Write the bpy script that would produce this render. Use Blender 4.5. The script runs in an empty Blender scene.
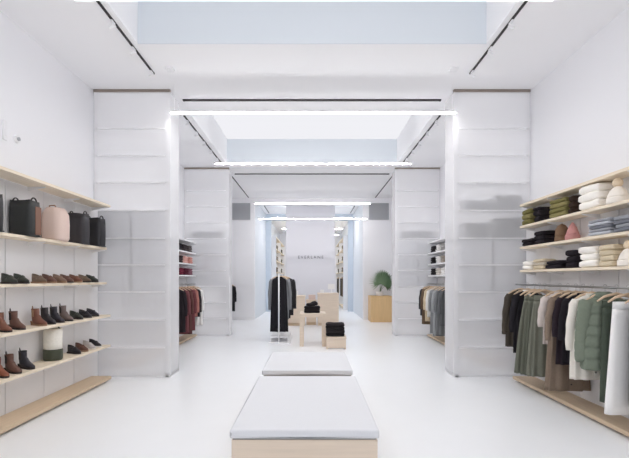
import bpy, bmesh, math, random
from mathutils import Vector, Matrix
R = math.radians
random.seed(11)
sc = bpy.context.scene
COL = sc.collection

# ------------------------------------------------------------------ materials
def lin(c):
    c = c / 255.0
    return c / 12.92 if c <= 0.04045 else ((c + 0.055) / 1.055) ** 2.4
def rgb(r, g, b): return (lin(r), lin(g), lin(b), 1.0)
MATS = {}
def mat(name, col, rough=0.6, metal=0.0, spec=0.4, bump=0.0, bscale=60.0, var=0.0, sheen=0.0):
    if name in MATS: return MATS[name]
    m = bpy.data.materials.new(name); m.use_nodes = True
    nt = m.node_tree; p = nt.nodes['Principled BSDF']
    p.inputs['Base Color'].default_value = rgb(*col)
    p.inputs['Roughness'].default_value = rough
    p.inputs['Metallic'].default_value = metal
    p.inputs['Specular IOR Level'].default_value = spec
    if sheen: p.inputs['Sheen Weight'].default_value = sheen
    tc = nt.nodes.new('ShaderNodeTexCoord')
    if bump or var:
        n = nt.nodes.new('ShaderNodeTexNoise'); n.inputs['Scale'].default_value = bscale
        n.inputs['Detail'].default_value = 4
        nt.links.new(tc.outputs['Object'], n.inputs['Vector'])
        if bump:
            b = nt.nodes.new('ShaderNodeBump'); b.inputs['Strength'].default_value = bump
            b.inputs['Distance'].default_value = 0.004
            nt.links.new(n.outputs['Fac'], b.inputs['Height']); nt.links.new(b.outputs['Normal'], p.inputs['Normal'])
        if var:
            mx = nt.nodes.new('ShaderNodeMix'); mx.data_type = 'RGBA'
            a = rgb(*col)
            mx.inputs[6].default_value = tuple(max(0, x * (1 - var)) for x in a[:3]) + (1,)
            mx.inputs[7].default_value = tuple(min(1, x * (1 + var)) for x in a[:3]) + (1,)
            nt.links.new(n.outputs['Fac'], mx.inputs[0]); nt.links.new(mx.outputs[2], p.inputs['Base Color'])
    MATS[name] = m
    return m
def fabric(name, col, var=0.12, scale=45): return mat(name, col, 0.92, 0, 0.15, 0.35, scale, var)
def wood(name, col, axis=1, rough=0.5):
    if name in MATS: return MATS[name]
    m = bpy.data.materials.new(name); m.use_nodes = True
    nt = m.node_tree; p = nt.nodes['Principled BSDF']
    p.inputs['Roughness'].default_value = rough; p.inputs['Specular IOR Level'].default_value = 0.35
    tc = nt.nodes.new('ShaderNodeTexCoord'); mp = nt.nodes.new('ShaderNodeMapping')
    s = [22, 22, 22]; s[axis] = 1.3
    mp.inputs['Scale'].default_value = s
    n = nt.nodes.new('ShaderNodeTexNoise'); n.inputs['Scale'].default_value = 1.6; n.inputs['Detail'].default_value = 6
    mx = nt.nodes.new('ShaderNodeMix'); mx.data_type = 'RGBA'
    a = rgb(*col)
    mx.inputs[6].default_value = tuple(x * 0.86 for x in a[:3]) + (1,)
    mx.inputs[7].default_value = tuple(min(1, x * 1.1) for x in a[:3]) + (1,)
    nt.links.new(tc.outputs['Object'], mp.inputs['Vector']); nt.links.new(mp.outputs['Vector'], n.inputs['Vector'])
    nt.links.new(n.outputs['Fac'], mx.inputs[0]); nt.links.new(mx.outputs[2], p.inputs['Base Color'])
    MATS[name] = m
    return m
def emit(name, col, strength):
    if name in MATS: return MATS[name]
    m = bpy.data.materials.new(name); m.use_nodes = True
    nt = m.node_tree; nt.nodes.clear()
    e = nt.nodes.new('ShaderNodeEmission'); e.inputs['Color'].default_value = rgb(*col); e.inputs['Strength'].default_value = strength
    o = nt.nodes.new('ShaderNodeOutputMaterial'); nt.links.new(e.outputs[0], o.inputs[0])
    MATS[name] = m
    return m
def scrim_material(name, col, transp, transl):
    m = bpy.data.materials.new(name); m.use_nodes = True
    nt = m.node_tree; nt.nodes.clear()
    t = nt.nodes.new('ShaderNodeBsdfTransparent'); d = nt.nodes.new('ShaderNodeBsdfDiffuse'); l = nt.nodes.new('ShaderNodeBsdfTranslucent')
    d.inputs['Color'].default_value = rgb(*col); l.inputs['Color'].default_value = rgb(*col)
    m1 = nt.nodes.new('ShaderNodeMixShader'); m1.inputs[0].default_value = transl
    nt.links.new(d.outputs[0], m1.inputs[1]); nt.links.new(l.outputs[0], m1.inputs[2])
    m2 = nt.nodes.new('ShaderNodeMixShader'); m2.inputs[0].default_value = transp
    nt.links.new(m1.outputs[0], m2.inputs[1]); nt.links.new(t.outputs[0], m2.inputs[2])
    o = nt.nodes.new('ShaderNodeOutputMaterial'); nt.links.new(m2.outputs[0], o.inputs[0])
    return m

WHITE = mat('white_paint', (240, 240, 243), 0.75, bump=0.05, bscale=90)
CEIL = mat('ceiling_paint', (244, 244, 246), 0.85)
FLOOR = mat('white_resin_floor', (245, 247, 249), 0.28, spec=0.35, bump=0.02, bscale=3, var=0.015)
PALEBLUE = mat('painted_blue_light', (215, 221, 227), 0.8)  # bluish light on the coffer end faces, put into their colour
BLUE = mat('cool_light_blue_grey', (216, 221, 227), 0.7)  # cool light of the passage, put into the wall colour
DEEPBLUE = mat('deep_cool_blue_grey', (200, 210, 221), 0.7)  # same cool tint, deeper, for the inner portal
PANEL = mat('wall_panel_white', (231, 230, 231), 0.6)
SEAM = mat('seam_grey', (150, 148, 148), 0.7)
METAL = mat('white_powder_coat', (236, 236, 238), 0.4)
STEEL = mat('brushed_steel', (190, 190, 190), 0.3, 1.0)
BLACKM = mat('black_track_metal', (38, 34, 36), 0.5)
BROWNRAIL = mat('bronze_rail', (142, 130, 122), 0.5)
VENT = mat('vent_grey', (176, 178, 182), 0.7)
BIRCH = wood('birch_along', (236, 222, 200), 1)
BIRCHX = wood('birch_across', (228, 211, 192), 0)
OAK = wood('oak_along', (212, 190, 162), 1)
PLANTER = wood('honey_ply', (222, 188, 138), 2)
HANGERW = wood('hanger_wood', (214, 188, 160), 0)
STRIP = emit('strip_light', (255, 253, 252), 52.0)
ADDED_GLOW = emit('added_coffer_glow', (250, 250, 255), 0.8)  # added glow on the coffer tops to light the room
SCRIM = scrim_material('scrim_film', (252, 252, 253), 0.44, 0.5)
CUSHION = fabric('cushion_grey', (223, 224, 227), 0.04, 120)
INK = mat('dark_grey_lettering', (118, 120, 130), 0.6)

# ------------------------------------------------------------------ helpers
def link(o, parent=None):
    COL.objects.link(o)
    if parent: o.parent = parent
    return o
def obj(name, bm, m, parent=None, smooth=False, bevel=0):
    me = bpy.data.meshes.new(name)
    bmesh.ops.recalc_face_normals(bm, faces=bm.faces[:])
    bm.to_mesh(me); bm.free()
    if isinstance(m, (list, tuple)):
        for k in m: me.materials.append(k)
    else: me.materials.append(m)
    if smooth:
        for p in me.polygons: p.use_smooth = True
    o = link(bpy.data.objects.new(name, me), parent)
    if bevel:
        b = o.modifiers.new('bevel', 'BEVEL'); b.width = bevel; b.segments = 2; b.limit_method = 'ANGLE'
    return o
def tag(o, label, cat, group=None):
    o['label'] = label; o['category'] = cat
    if group: o['group'] = group
    return o
def thing(name, label, cat, loc=(0, 0, 0), rz=0, group=None):
    o = bpy.data.objects.new(name, None); COL.objects.link(o); o.empty_display_size = 0.1
    o.location = loc; o.rotation_euler = (0, 0, rz)
    return tag(o, label, cat, group)
def dup(root, label=None, loc=None, rz=None, group=None):
    c = root.copy(); COL.objects.link(c)
    if label: c['label'] = label
    if group: c['group'] = group
    if loc is not None: c.location = loc
    if rz is not None: c.rotation_euler = (0, 0, rz)
    for ch in root.children:
        d = ch.copy(); COL.objects.link(d); d.parent = c
        for g in ch.children:
            e = g.copy(); COL.objects.link(e); e.parent = d
    return c
def struct(name, bm, m, parent=None, **k):
    o = obj(name, bm, m, parent, **k)
    if not parent: o['kind'] = 'structure'
    return o
def new(): return bmesh.new()
def box(bm, x0, x1, y0, y1, z0, z1, mi=0):
    vs = [bm.verts.new((x, y, z)) for z in (z0, z1) for y in (y0, y1) for x in (x0, x1)]
    for f in ((0, 1, 3, 2), (4, 5, 7, 6), (0, 1, 5, 4), (2, 3, 7, 6), (0, 2, 6, 4), (1, 3, 7, 5)):
        bm.faces.new([vs[i] for i in f]).material_index = mi
    return bm
def bx(*a): return box(new(), *a)
def loft(bm, rings, cap0=True, cap1=True):
    vr = [[bm.verts.new(p) for p in r] for r in rings]
    n = len(vr[0])
    for a, b in zip(vr, vr[1:]):
        for i in range(n):
            bm.faces.new((a[i], a[(i + 1) % n], b[(i + 1) % n], b[i]))
    if cap0: bm.faces.new(vr[0])
    if cap1: bm.faces.new(vr[-1])
    return bm
def tube(bm, pts, r, n=8, cap=True):
    pts = [Vector(p) for p in pts]
    if not isinstance(r, (list, tuple)): r = [r] * len(pts)
    rings = []; up = None
    for i, p in enumerate(pts):
        t = (pts[min(i + 1, len(pts) - 1)] - pts[max(i - 1, 0)]).normalized()
        if up is None:
            up = Vector((0, 0, 1)) if abs(t.z) < 0.9 else Vector((0, 1, 0))
        a = t.cross(up)
        if a.length < 1e-4: a = t.cross(Vector((1, 0, 0)))
        a.normalize(); b = a.cross(t).normalized(); up = b
        rings.append([p + a * (r[i] * math.cos(2 * math.pi * k / n)) + b * (r[i] * math.sin(2 * math.pi * k / n)) for k in range(n)])
    return loft(bm, rings, cap, cap)
def lathe(bm, prof, n=20, c=(0, 0, 0), cap0=True, cap1=True):
    return loft(bm, [[(c[0] + r * math.cos(2 * math.pi * k / n), c[1] + r * math.sin(2 * math.pi * k / n), c[2] + z) for k in range(n)] for r, z in prof], cap0, cap1)
def rbox(w, d, h, bev, seg=3, cx=0, cy=0, cz=0):
    bm = bx(cx - w / 2, cx + w / 2, cy - d / 2, cy + d / 2, cz, cz + h)
    bmesh.ops.bevel(bm, geom=bm.edges[:], offset=bev, segments=seg, profile=0.5, affect='EDGES')
    return bm
def ripple(bm, amp, f=18.0, seed=0.0):
    for v in bm.verts:
        c = v.co
        v.co = c + Vector((math.sin(c.y * f + seed) * math.cos(c.z * f * 1.3 + seed), math.sin(c.x * f * 1.1 + seed * 2) * .8, math.sin((c.x + c.y) * f * .9 + seed * 3))) * amp
    return bm

# ------------------------------------------------------------------ the room
XW = 3.32; H = 4.35; YB = 15.4; YF = -4.0; YE = 27.5
struct('floor', bx(-XW - .3, XW + .3, YF, YE + .3, -0.1, 0), FLOOR)
struct('wall_left', bx(-XW - .2, -XW, YF, YB + .2, 0, H + .9), WHITE)
struct('wall_right', bx(XW, XW + .2, YF, YB + .2, 0, H + .9), WHITE)
# ceiling: flat plane pierced by two coffers
cb = new()
CX = 2.12; CH = [.78, .62]; coffers = [(1.9, 5.24), (7.45, 10.75)]
ys = [YF] + [v for c in coffers for v in c] + [YE + .3]
for i in range(0, len(ys), 2): box(cb, -XW - .2, XW + .2, ys[i], ys[i + 1], H, H + .12)
for a, b in coffers:
    box(cb, -XW - .2, -CX, a, b, H, H + .12); box(cb, CX, XW + .2, a, b, H, H + .12)
struct('ceiling', cb, CEIL)
for i, (a, b) in enumerate(coffers):
    c = new(); t = .08
    ch = CH[i]
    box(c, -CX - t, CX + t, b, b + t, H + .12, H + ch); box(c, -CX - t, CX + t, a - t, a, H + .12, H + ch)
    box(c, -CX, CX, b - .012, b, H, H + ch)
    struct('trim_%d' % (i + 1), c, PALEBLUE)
    c = new(); box(c, -CX - t, -CX, a, b, H + .12, H + ch); box(c, CX, CX + t, a, b, H + .12, H + ch)
    struct('trim_%d' % (i + 11), c, CEIL)
    struct('ceiling_coffer', bx(-CX - t, CX + t, a - t, b + t, H + ch, H + ch + .06), ADDED_GLOW)
# storefront behind the camera
fw = new(); box(fw, -XW - .2, -2.9, YF - .2, YF, 0, H); box(fw, 2.9, XW + .2, YF - .2, YF, 0, H); box(fw, -2.9, 2.9, YF - .2, YF, 3.7, H + .1)
struct('wall_front', fw, WHITE)
# end wall with the portal
OX0, OX1, OZ = -2.06, 1.84, 4.12
wb = new()
box(wb, -XW, OX0, YB, YB + .2, 0, H); box(wb, OX1, XW, YB, YB + .2, 0, H); box(wb, OX0, OX1, YB, YB + .2, OZ, H)
struct('wall_back', wb, WHITE)
Y2 = 19.2
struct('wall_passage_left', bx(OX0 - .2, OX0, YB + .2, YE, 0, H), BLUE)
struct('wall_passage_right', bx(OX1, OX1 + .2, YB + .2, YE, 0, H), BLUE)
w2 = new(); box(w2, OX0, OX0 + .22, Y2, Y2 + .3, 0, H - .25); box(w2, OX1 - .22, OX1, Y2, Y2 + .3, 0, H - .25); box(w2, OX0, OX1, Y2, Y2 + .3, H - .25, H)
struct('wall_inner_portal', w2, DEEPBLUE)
struct('wall_end', bx(OX0 - .2, OX1 + .2, YE, YE + .2, 0, H), WHITE)
bb = new(); box(bb, -XW, OX0, YB - .012, YB, 0, .1); box(bb, OX1, XW, YB - .012, YB, 0, .1)
struct('baseboard_back', bb, METAL)
# wall panel system with open joints
def wall_panels(side, y0, y1, name, top=2.53):
    s = -1 if side == 'left' else 1
    b = new(); y = y0; w = (y1 - y0) / max(1, round((y1 - y0) / .69))
    xa, xb = s * 3.22, s * 3.30
    while y < y1 - .01:
        box(b, min(xa, xb), max(xa, xb), y + .006, y + w - .006, .0, top)
        y += w
    o = struct(name, b, PANEL)
    k = new(); box(k, min(s * 3.30, s * 3.31), max(s * 3.30, s * 3.31), y0, y1, 0, top)
    g = obj('joint_backing', k, SEAM, o)
    # slotted uprights beside the joints
    return o
wall_panels('left', 1.25, 6.47, 'trim_3'); wall_panels('right', 1.25, 6.47, 'trim_4')
wall_panels('left', 6.95, 11.05, 'trim_5', 2.42); wall_panels('right', 6.95, 11.05, 'trim_6', 2.42)
wall_panels('left', 11.55, 14.9, 'trim_7', 2.42)

# ------------------------------------------------------------------ ceiling fittings
lights = [(1.2, 3.95, 2.10, 'added out of view to brighten the benches'), (-1.4, 3.95, 2.10, 'added behind the camera to brighten what faces it'), (3.77, 3.95, 2.10, 'nearest the camera, above the first bench'), (6.32, 3.92, 2.09, 'level with the front pair of scrim towers'),  # first two strips are unseen, added to brighten the front
          (9.25, 3.95, 2.10, 'over the clothes rack, before the second scrim towers'), (14.3, 3.97, 1.92, 'just before the end portal'),
          (14.75, 3.52, 1.85, 'hanging lowest, across the end portal'), (17.6, 3.95, 1.6, 'inside the passage beyond the portal'), (21.5, 3.95, 1.5, 'in the back room, behind the inner portal'), (24.5, 3.95, 1.5, 'farthest back, near the end of the back room')]
STRIP2 = emit('strip_light_soft', (255, 253, 252), 30.0); STRIP3 = emit('strip_light_bright', (255, 253, 252), 98.0)
def strip_light(y, z, hw, where):
    t = thing('linear_ceiling_light', 'long thin white strip light ' + where, 'light', (.02, y, z), 0, 'suspended strip lights')
    obj('housing', bx(-hw, hw, -.02, .02, .010, .034), METAL, t)
    obj('diffuser', bx(-hw, hw, -.015, .015, -.002, .010), STRIP2 if 14 < y < 16 else (STRIP if 2 < y < 8 else STRIP2 if y < 2 else STRIP3), t)
    top = H
    for (a, b), ch in zip(coffers, CH):
        if a < y < b: top = H + ch
    for x in (-hw + .05, hw - .05):
        tp = H if abs(x) > CX - .15 else top
        tb = new(); tube(tb, [(x, 0, .045), (x, 0, tp - z)], .002, 6); obj('cable', tb, METAL, t)
for L in lights: strip_light(*L)
def track(x, y0, y1, label):
    t = thing('ceiling_track', label, 'track', (x, y0, H))
    obj('channel', bx(-.012, .012, 0, y1 - y0, -.016, 0), BLACKM, t)
    for yy in (0, y1 - y0 - .05): obj('end_cap', bx(-.014, .014, yy, yy + .05, -.018, -.001), BLACKM, t)
def spot(x, y, label, face):
    t = thing('track_spotlight', label, 'spotlight', (x, y, H - .016), 0, 'track spotlights')
    obj('adapter', bx(-.011, .011, -.04, .04, -.02, 0), METAL, t)
    b = new(); tube(b, [(0, 0, -.02), (0, 0, -.05)], .006, 8); obj('stem', b, METAL, t)
    b = new(); tube(b, [(-face * .03, 0, -.045), (face * .035, 0, -.075)], .017, 14); obj('lamp_head', b, METAL, t)
for s, nm in ((-1, 'left'), (1, 'right')):
    track(s * 2.2, 3.85, 5.98, 'short black ceiling track nearest the camera, %s side' % nm)
    track(s * 2.24, 7.53, 10.65, 'long black ceiling track behind the front %s scrim tower' % nm)
    track(s * 2.24, 11.9, 15.2, 'black ceiling track running up to the end wall, %s side' % nm)
    track(s * 1.78 - .1, 16.0, 18.8, 'black ceiling track inside the passage, %s side' % nm)
    for y, w in ((4.75, 'nearest'), (5.3, 'middle'), (5.9, 'farthest')):
        spot(s * 2.2, y, '%s white spotlight on the short %s ceiling track' % (w, nm), s)
    for y, w in ((7.75, 'first'), (8.35, 'second'), (8.95, 'third'), (9.55, 'fourth'), (10.2, 'fifth')):
        spot(s * 2.24, y, '%s white spotlight along the long %s ceiling track' % (w, nm), s)
    tag(obj('ceiling_sensor', bx(s * 1.93 - .05, s * 1.93 + .05, 5.8, 5.9, H - .03, H), METAL), 'small square white ceiling sensor beside the front %s track' % nm, 'sensor')
def slot(y, x0, x1, label):
    t = thing('ceiling_slot', label, 'track', (0, y, H))
    obj('channel', bx(x0, x1, -.02, .02, -.02, 0), BLACKM, t)
    for x in (x0, x1): obj('end_cap', bx(x - .01, x + .01, -.022, .022, -.022, -.001), BLACKM, t)
slot(6.87, -2.05, 2.05, 'dark line across the ceiling between the front scrim towers')
slot(11.75, -2.1, 2.1, 'dark line across the ceiling between the rear scrim towers')
for x0, x1, nm in ((-2.95, -2.2, 'left'), (2.03, 2.76, 'right')):
    t = thing('wall_vent', 'grey square air grille high on the end wall, %s of the portal' % nm, 'vent', (0, YB, 3.58))
    obj('backing', bx(x0, x1, -.012, 0, 0, .6), VENT, t)
    f = new(); box(f, x0 - .02, x0 + .01, -.03, -.0, -.02, .62); box(f, x1 - .01, x1 + .02, -.03, 0, -.02, .62); box(f, x0, x1, -.03, 0, .6, .62); box(f, x0, x1, -.03, 0, -.02, 0)
    obj('frame', f, METAL, t)
    l = new()
    for k in range(14): box(l, x0 + .01, x1 - .01, -.022, -.012, .02 + k * .042, .028 + k * .042)
    obj('louvres', l, VENT, t)
# wall fittings high on the left wall
t = thing('wall_sensor', 'small round white device high on the left wall', 'sensor', (-XW, 4.83, 3.06))
b = new(); tube(b, [(0, 0, 0), (.02, 0, 0)], .045, 20); obj('base_plate', b, METAL, t)
b = new(); tube(b, [(.02, 0, 0), (.035, 0, 0)], .02, 14); obj('lens', b, VENT, t)
t = thing('wall_switch', 'tall narrow white plate high on the left wall', 'switch', (-XW, 4.64, 2.99))
obj('plate', bx(0, .012, -.03, .03, 0, .21), METAL, t); obj('rocker', bx(.012, .018, -.012, .012, .05, .12), METAL, t)

# ------------------------------------------------------------------ scrim towers
TZ = [3.77, 3.36, 2.95, 2.53, 2.11, 1.71, 1.30, .88, .46]
def scrim_tower(s, y, label):
    # local: x from wall to aisle, positive towards aisle
    t = thing('scrim_tower', label, 'display tower', (s * 3.30, y, 0), 0, 'translucent scrim towers')
    W = 1.16; D = .42
    def X(a, b): return (min(-s * a, -s * b), max(-s * a, -s * b))
    x0, x1 = X(0.0, W)
    obj('front_screen', bx(x0, x1, 0, .004, .02, H - .04), SCRIM, t)
    a, b = X(W - .004, W); obj('side_screen', bx(a, b, .004, D, .02, H - .04), SCRIM, t)
    a, b = X(0, W); obj('top_rail', bx(a, b, -.012, .03, H - .04, H - .002), BROWNRAIL, t)
    for u in (.012, W - .075):
        for yy in (.006, D - .04):
            a, b = X(u, u + .045); obj('post', bx(a, b, yy, yy + .035, 0, H - .04), METAL, t)
    for z in TZ:
        a, b = X(.06, W - .078); obj('shelf', bx(a, b, -.005, .22, z - .022, z), METAL, t)
    a, b = X(.0, W); obj('base_rail', bx(a, b, .006, D, 0, .05), METAL, t)
    return t
scrim_tower(-1, 6.5, 'tall translucent white screen tower behind the left shoe shelves')
scrim_tower(1, 6.5, 'tall translucent white screen tower behind the right clothes rail')
scrim_tower(-1, 11.1, 'farther translucent white screen tower on the left, beyond the burgundy clothes')
scrim_tower(1, 11.1, 'farther translucent white screen tower on the right, beside the palm')

GREYS = [fabric('charcoal_knit', (132, 134, 140)), fabric('slate_knit', (152, 154, 160)), fabric('smoke_knit', (142, 142, 146))]
BOXM = mat('storage_box_card', (214, 216, 221), 0.8, bump=.2)
def storage_box(x, y, z, w, h, label, d=.2):
    t = thing('storage_box', label, 'box', (x, y, z), 0, 'grey boxes behind the scrims')
    obj('body', rbox(w, d, h * .82, .008, 2), BOXM, t)
    obj('lid', rbox(w + .008, d + .008, h * .18, .008, 2, cz=h * .82), BOXM, t)
def folded_mesh(w, d, h, seed):
    bm = bmesh.new(); bmesh.ops.create_cube(bm, size=2.0)
    bmesh.ops.subdivide_edges(bm, edges=bm.edges[:], cuts=7, use_grid_fill=True)
    r = min(h * .47, .045); rs = .02
    for v in bm.verts:
        p = v.co.copy()
        q = Vector((p.x * d / 2, p.y * w / 2, p.z * h / 2))
        c = Vector((max(-d / 2 + r, min(d / 2 - r, q.x)), max(-w / 2 + rs, min(w / 2 - rs, q.y)), max(-h / 2 + r, min(h / 2 - r, q.z))))
        o = q - c
        if o.length > 1e-6:
            n = Vector((o.x / r, o.y / rs, o.z / r)); n = n / max(1.0, n.length)
            q = c + Vector((n.x * r, n.y * rs, n.z * r))
        if abs(p.y) > .99 and abs(p.z) < .4: q.y -= math.copysign(.006, p.y)
        q += Vector((math.sin(q.y * 31 + seed) * .003, math.sin(q.x * 27 + q.z * 50 + seed * 2) * .003, math.sin(q.y * 19 + q.x * 23 + seed * 3) * h * .045))
        v.co = q + Vector((0, 0, h / 2))
    return bm
def layer(name, x, y, z, w, d, h, m, label, cat, group, seed=0, rz=0):
    o = obj(name, folded_mesh(w, d, h, seed), m, None, True)
    o.location = (x, y, z); o.rotation_euler = (0, 0, rz)
    return tag(o, label, cat, group)
ORD = ['topmost', 'second', 'third', 'fourth', 'fifth', 'sixth', 'seventh']
def stack(x, y, z, w, d, hs, m, what, where, group, name='folded_sweater', cat='folded clothes', jit=.012):
    zz = z + .001; n = len(hs)
    for k, h in enumerate(hs):
        i = n - 1 - k
        pos = 'topmost' if i == 0 else ('bottom' if k == 0 else ORD[i] + ' from top')
        mm = m[k % len(m)] if isinstance(m, list) else m
        if n == 1: lab = '%s %s' % (what, where)
        else: lab = '%s, %s in %s' % (what, pos, where)
        layer(name, x + random.uniform(-jit, jit) * .5, y + random.uniform(-jit, jit), zz, w * random.uniform(.96, 1.0), d * random.uniform(.96, 1.0), h, mm, lab, cat, group, random.random() * 6, random.uniform(-.03, .03))
        zz += h - .003
for sgn, nm in ((-1, 'left'), (1, 'right')):
    rows = (2.11, 1.71, 1.30) if sgn < 0 else (1.71, 1.30)
    for z, rn in zip(rows, ('upper', 'middle', 'lower') if sgn < 0 else ('upper', 'lower')):
        for k, pn in ((0, 'wall-side'), (1, 'aisle-side')):
            x = sgn * (3.30 - .31 - .49 * k)
            storage_box(x, 6.5 + .115, z, .46, .355, '%s grey box on the %s filled shelf behind the front %s scrim' % (pn, rn, nm))
    if sgn > 0:
        for z, rn, ha, hb in ((2.53, 'fourth shelf', .15, .22), (2.11, 'fifth shelf', .22, .29)):
            for k, pn, hh in ((0, 'wall-side', hb), (1, 'aisle-side', ha)):
                x = sgn * (3.30 - .33 - .47 * k)
                nn = int(hh / .07)
                stack(x, 6.615, z, .18, .44 if k == 0 else .42, [hh / nn + .006] * nn, GREYS, 'grey folded knit', '%s pile behind front right scrim, %s' % (pn, rn), 'piles behind the front right scrim')
    for z, rn in ((2.53, 'high'), (2.11, 'upper middle'), (1.71, 'middle'), (1.30, 'lower')):
        if z == 2.53 :
            stack(sgn * 2.72, 11.215, z, .18, .8, [.1, .09], GREYS, 'wide grey folded blanket', 'the %s pile behind the rear %s scrim' % (rn, nm), 'piles behind the rear scrims', 'folded_blanket')
        else:
            for k, pn in ((0, 'wall-side'), (1, 'aisle-side')):
                storage_box(sgn * (3.30 - .31 - .49 * k), 11.215, z, .46, .34 if k else .3, '%s grey box on the %s shelf behind the rear %s scrim' % (pn, rn, nm))

# ------------------------------------------------------------------ wall shelves, rails, platforms
def shelf(s, y0, y1, z, label, front=2.95, th=.032, m=BIRCH, group=None):
    t = thing('wall_shelf', label, 'shelf', (s * 3.22, y0, z), 0, group)
    def X(a, b): return (min(-s * a, -s * b), max(-s * a, -s * b))
    a, b = X(.0, 3.22 - front); obj('board', bx(a, b, 0, y1 - y0, -th, 0), m, t, bevel=.002)
    n = max(2, round((y1 - y0) / .69) + 1)
    for k in range(n):
        yy = min(max((y1 - y0) * k / (n - 1), .02), y1 - y0 - .02)
        br = new(); vs = []
        for dy in (-.003, .003):
            vs.append([br.verts.new((-s * u, yy + dy, w)) for u, w in ((0, -th), (.2, -th), (.2, -th - .012), (0, -th - .05))])
        br.faces.new(vs[0]); br.faces.new(vs[1])
        for i in range(4): br.faces.new((vs[0][i], vs[0][(i + 1) % 4], vs[1][(i + 1) % 4], vs[1][i]))
        obj('bracket', br, METAL, t)
def platform(s, y0, y1, label):
    t = thing('low_platform', label, 'platform', (s * 3.22, y0, 0))
    def X(a, b): return (min(-s * a, -s * b), max(-s * a, -s * b))
    a, b = X(.0, .29); obj('board', bx(a, b, 0, y1 - y0, .028, .07), OAK, t, bevel=.002)
    n = int((y1 - y0) / .35)
    for k in range(n):
        a, b = X(.22, .25); yy = .1 + (y1 - y0 - .2) * k / (n - 1)
        obj('foot', bx(a, b, yy - .015, yy + .015, 0, .028), STEEL, t)
def rail(s, y0, y1, z, x, label):
    t = thing('clothes_rail', label, 'clothes rail', (s * x, y0, z))
    b = new(); tube(b, [(0, 0, 0), (0, y1 - y0, 0)], .012, 12); obj('bar', b, STEEL, t, True)
    n = max(2, round((y1 - y0) / 1.4) + 1)
    for k in range(n):
        yy = .04 + (y1 - y0 - .08) * k / (n - 1)
        b = new(); tube(b, [(0, yy, 0), (s * (3.22 - x), yy, 0)], .008, 8); obj('arm', b, STEEL, t)
for s, nm, zs in ((-1, 'left', [(2.565, 'top empty'), (1.945, 'second, bag-carrying'), (1.44, 'upper shoe'), (.965, 'middle, boot-carrying'), (.525, 'lowest shoe')]),
                  (1, 'right', [(2.56, 'top empty'), (2.25, 'second, olive and cream knit'), (1.95, 'third, jeans and hat'), (1.615, 'fourth, just above the clothes rail,')])):
    for z, w in zs: shelf(s, 1.3, 6.3 if s < 0 else 6.22, z, 'pale birch %s shelf on the near %s wall' % (w, nm), front=3.005 if s > 0 or w[0] in 'su' else 2.95, group='near %s wall shelves' % nm)
    platform(s, 1.3, 6.28, 'low pale wood platform on the floor along the near %s wall' % nm)
    for z, w in ((2.40, 'top'), (2.13, 'second'), (1.85, 'third'), (1.57, 'lowest')):
        shelf(s, 7.1, 10.95, z, 'pale %s shelf in the far %s bay past the front scrim tower' % (w, nm), m=METAL, group='far %s bay shelves' % nm)
    platform(s, 7.1, 10.95, 'low wood platform under the far %s bay clothes' % nm)
    rail(s, 7.2, 10.98, 1.35, 2.97, 'steel clothes rail in the far %s bay' % nm)
rail(1, 1.5, 6.25, 1.405, 2.97, 'steel clothes rail along the near right wall')
rail(-1, 11.8, 15.0, 1.35, 2.86, 'clothes rail behind the rear left scrim tower')

# ------------------------------------------------------------------ benches
def bench(y0, y1, label, w=1.0):
    t = thing('bench', label, 'bench', (-.05, y0, 0))
    obj('base', bx(-w / 2 + .012, w / 2 - .012, .012, y1 - y0 - .012, 0, .418), BIRCHX, t, bevel=.003)
    obj('plinth_gap', bx(-w / 2 + .02, w / 2 - .02, .02, y1 - y0 - .02, .418, .428), SEAM, t)
    b = rbox(w, y1 - y0, .06, .014, 3, cy=(y1 - y0) / 2, cz=.428); obj('cushion', b, CUSHION, t)
bench(2.86, 4.45, 'low birch box bench with pale grey pad, nearest the camera')
bench(4.72, 5.88, 'second birch box bench with pale grey pad, behind the first')

# ------------------------------------------------------------------ hangers and garments
def hanger_proto():
    t = thing('hanger', 'x', 'hanger', (0, 0, 0))
    b = new(); pts = []
    for k in range(11):
        a = R(-60) + R(250) * k / 10
        pts.append((math.cos(a) * .016, 0, .002 - 0 + math.sin(a) * .016))
    pts = [(0, 0, -.075), (0, 0, -.03), (.004, 0, -.022)] + pts
    tube(b, pts, .0025, 6); obj('hook', b, STEEL, t, True)
    b = new(); tube(b, [(-.19, 0, -.145), (-.12, 0, -.10), (0, 0, -.07), (.12, 0, -.10), (.19, 0, -.145)], [.009, .013, .014, .013, .009], 8)
    obj('arms', b, HANGERW, t, True)
    return t
HP = None
def hanger(x, y, z, what, group):
    global HP
    lab = 'wooden hanger carrying the ' + what
    if HP is None:
        HP = hanger_proto(); HP['label'] = lab; HP['group'] = group; HP.location = (x, y, z); return HP
    return dup(HP, lab, (x, y, z), 0, group)

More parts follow.
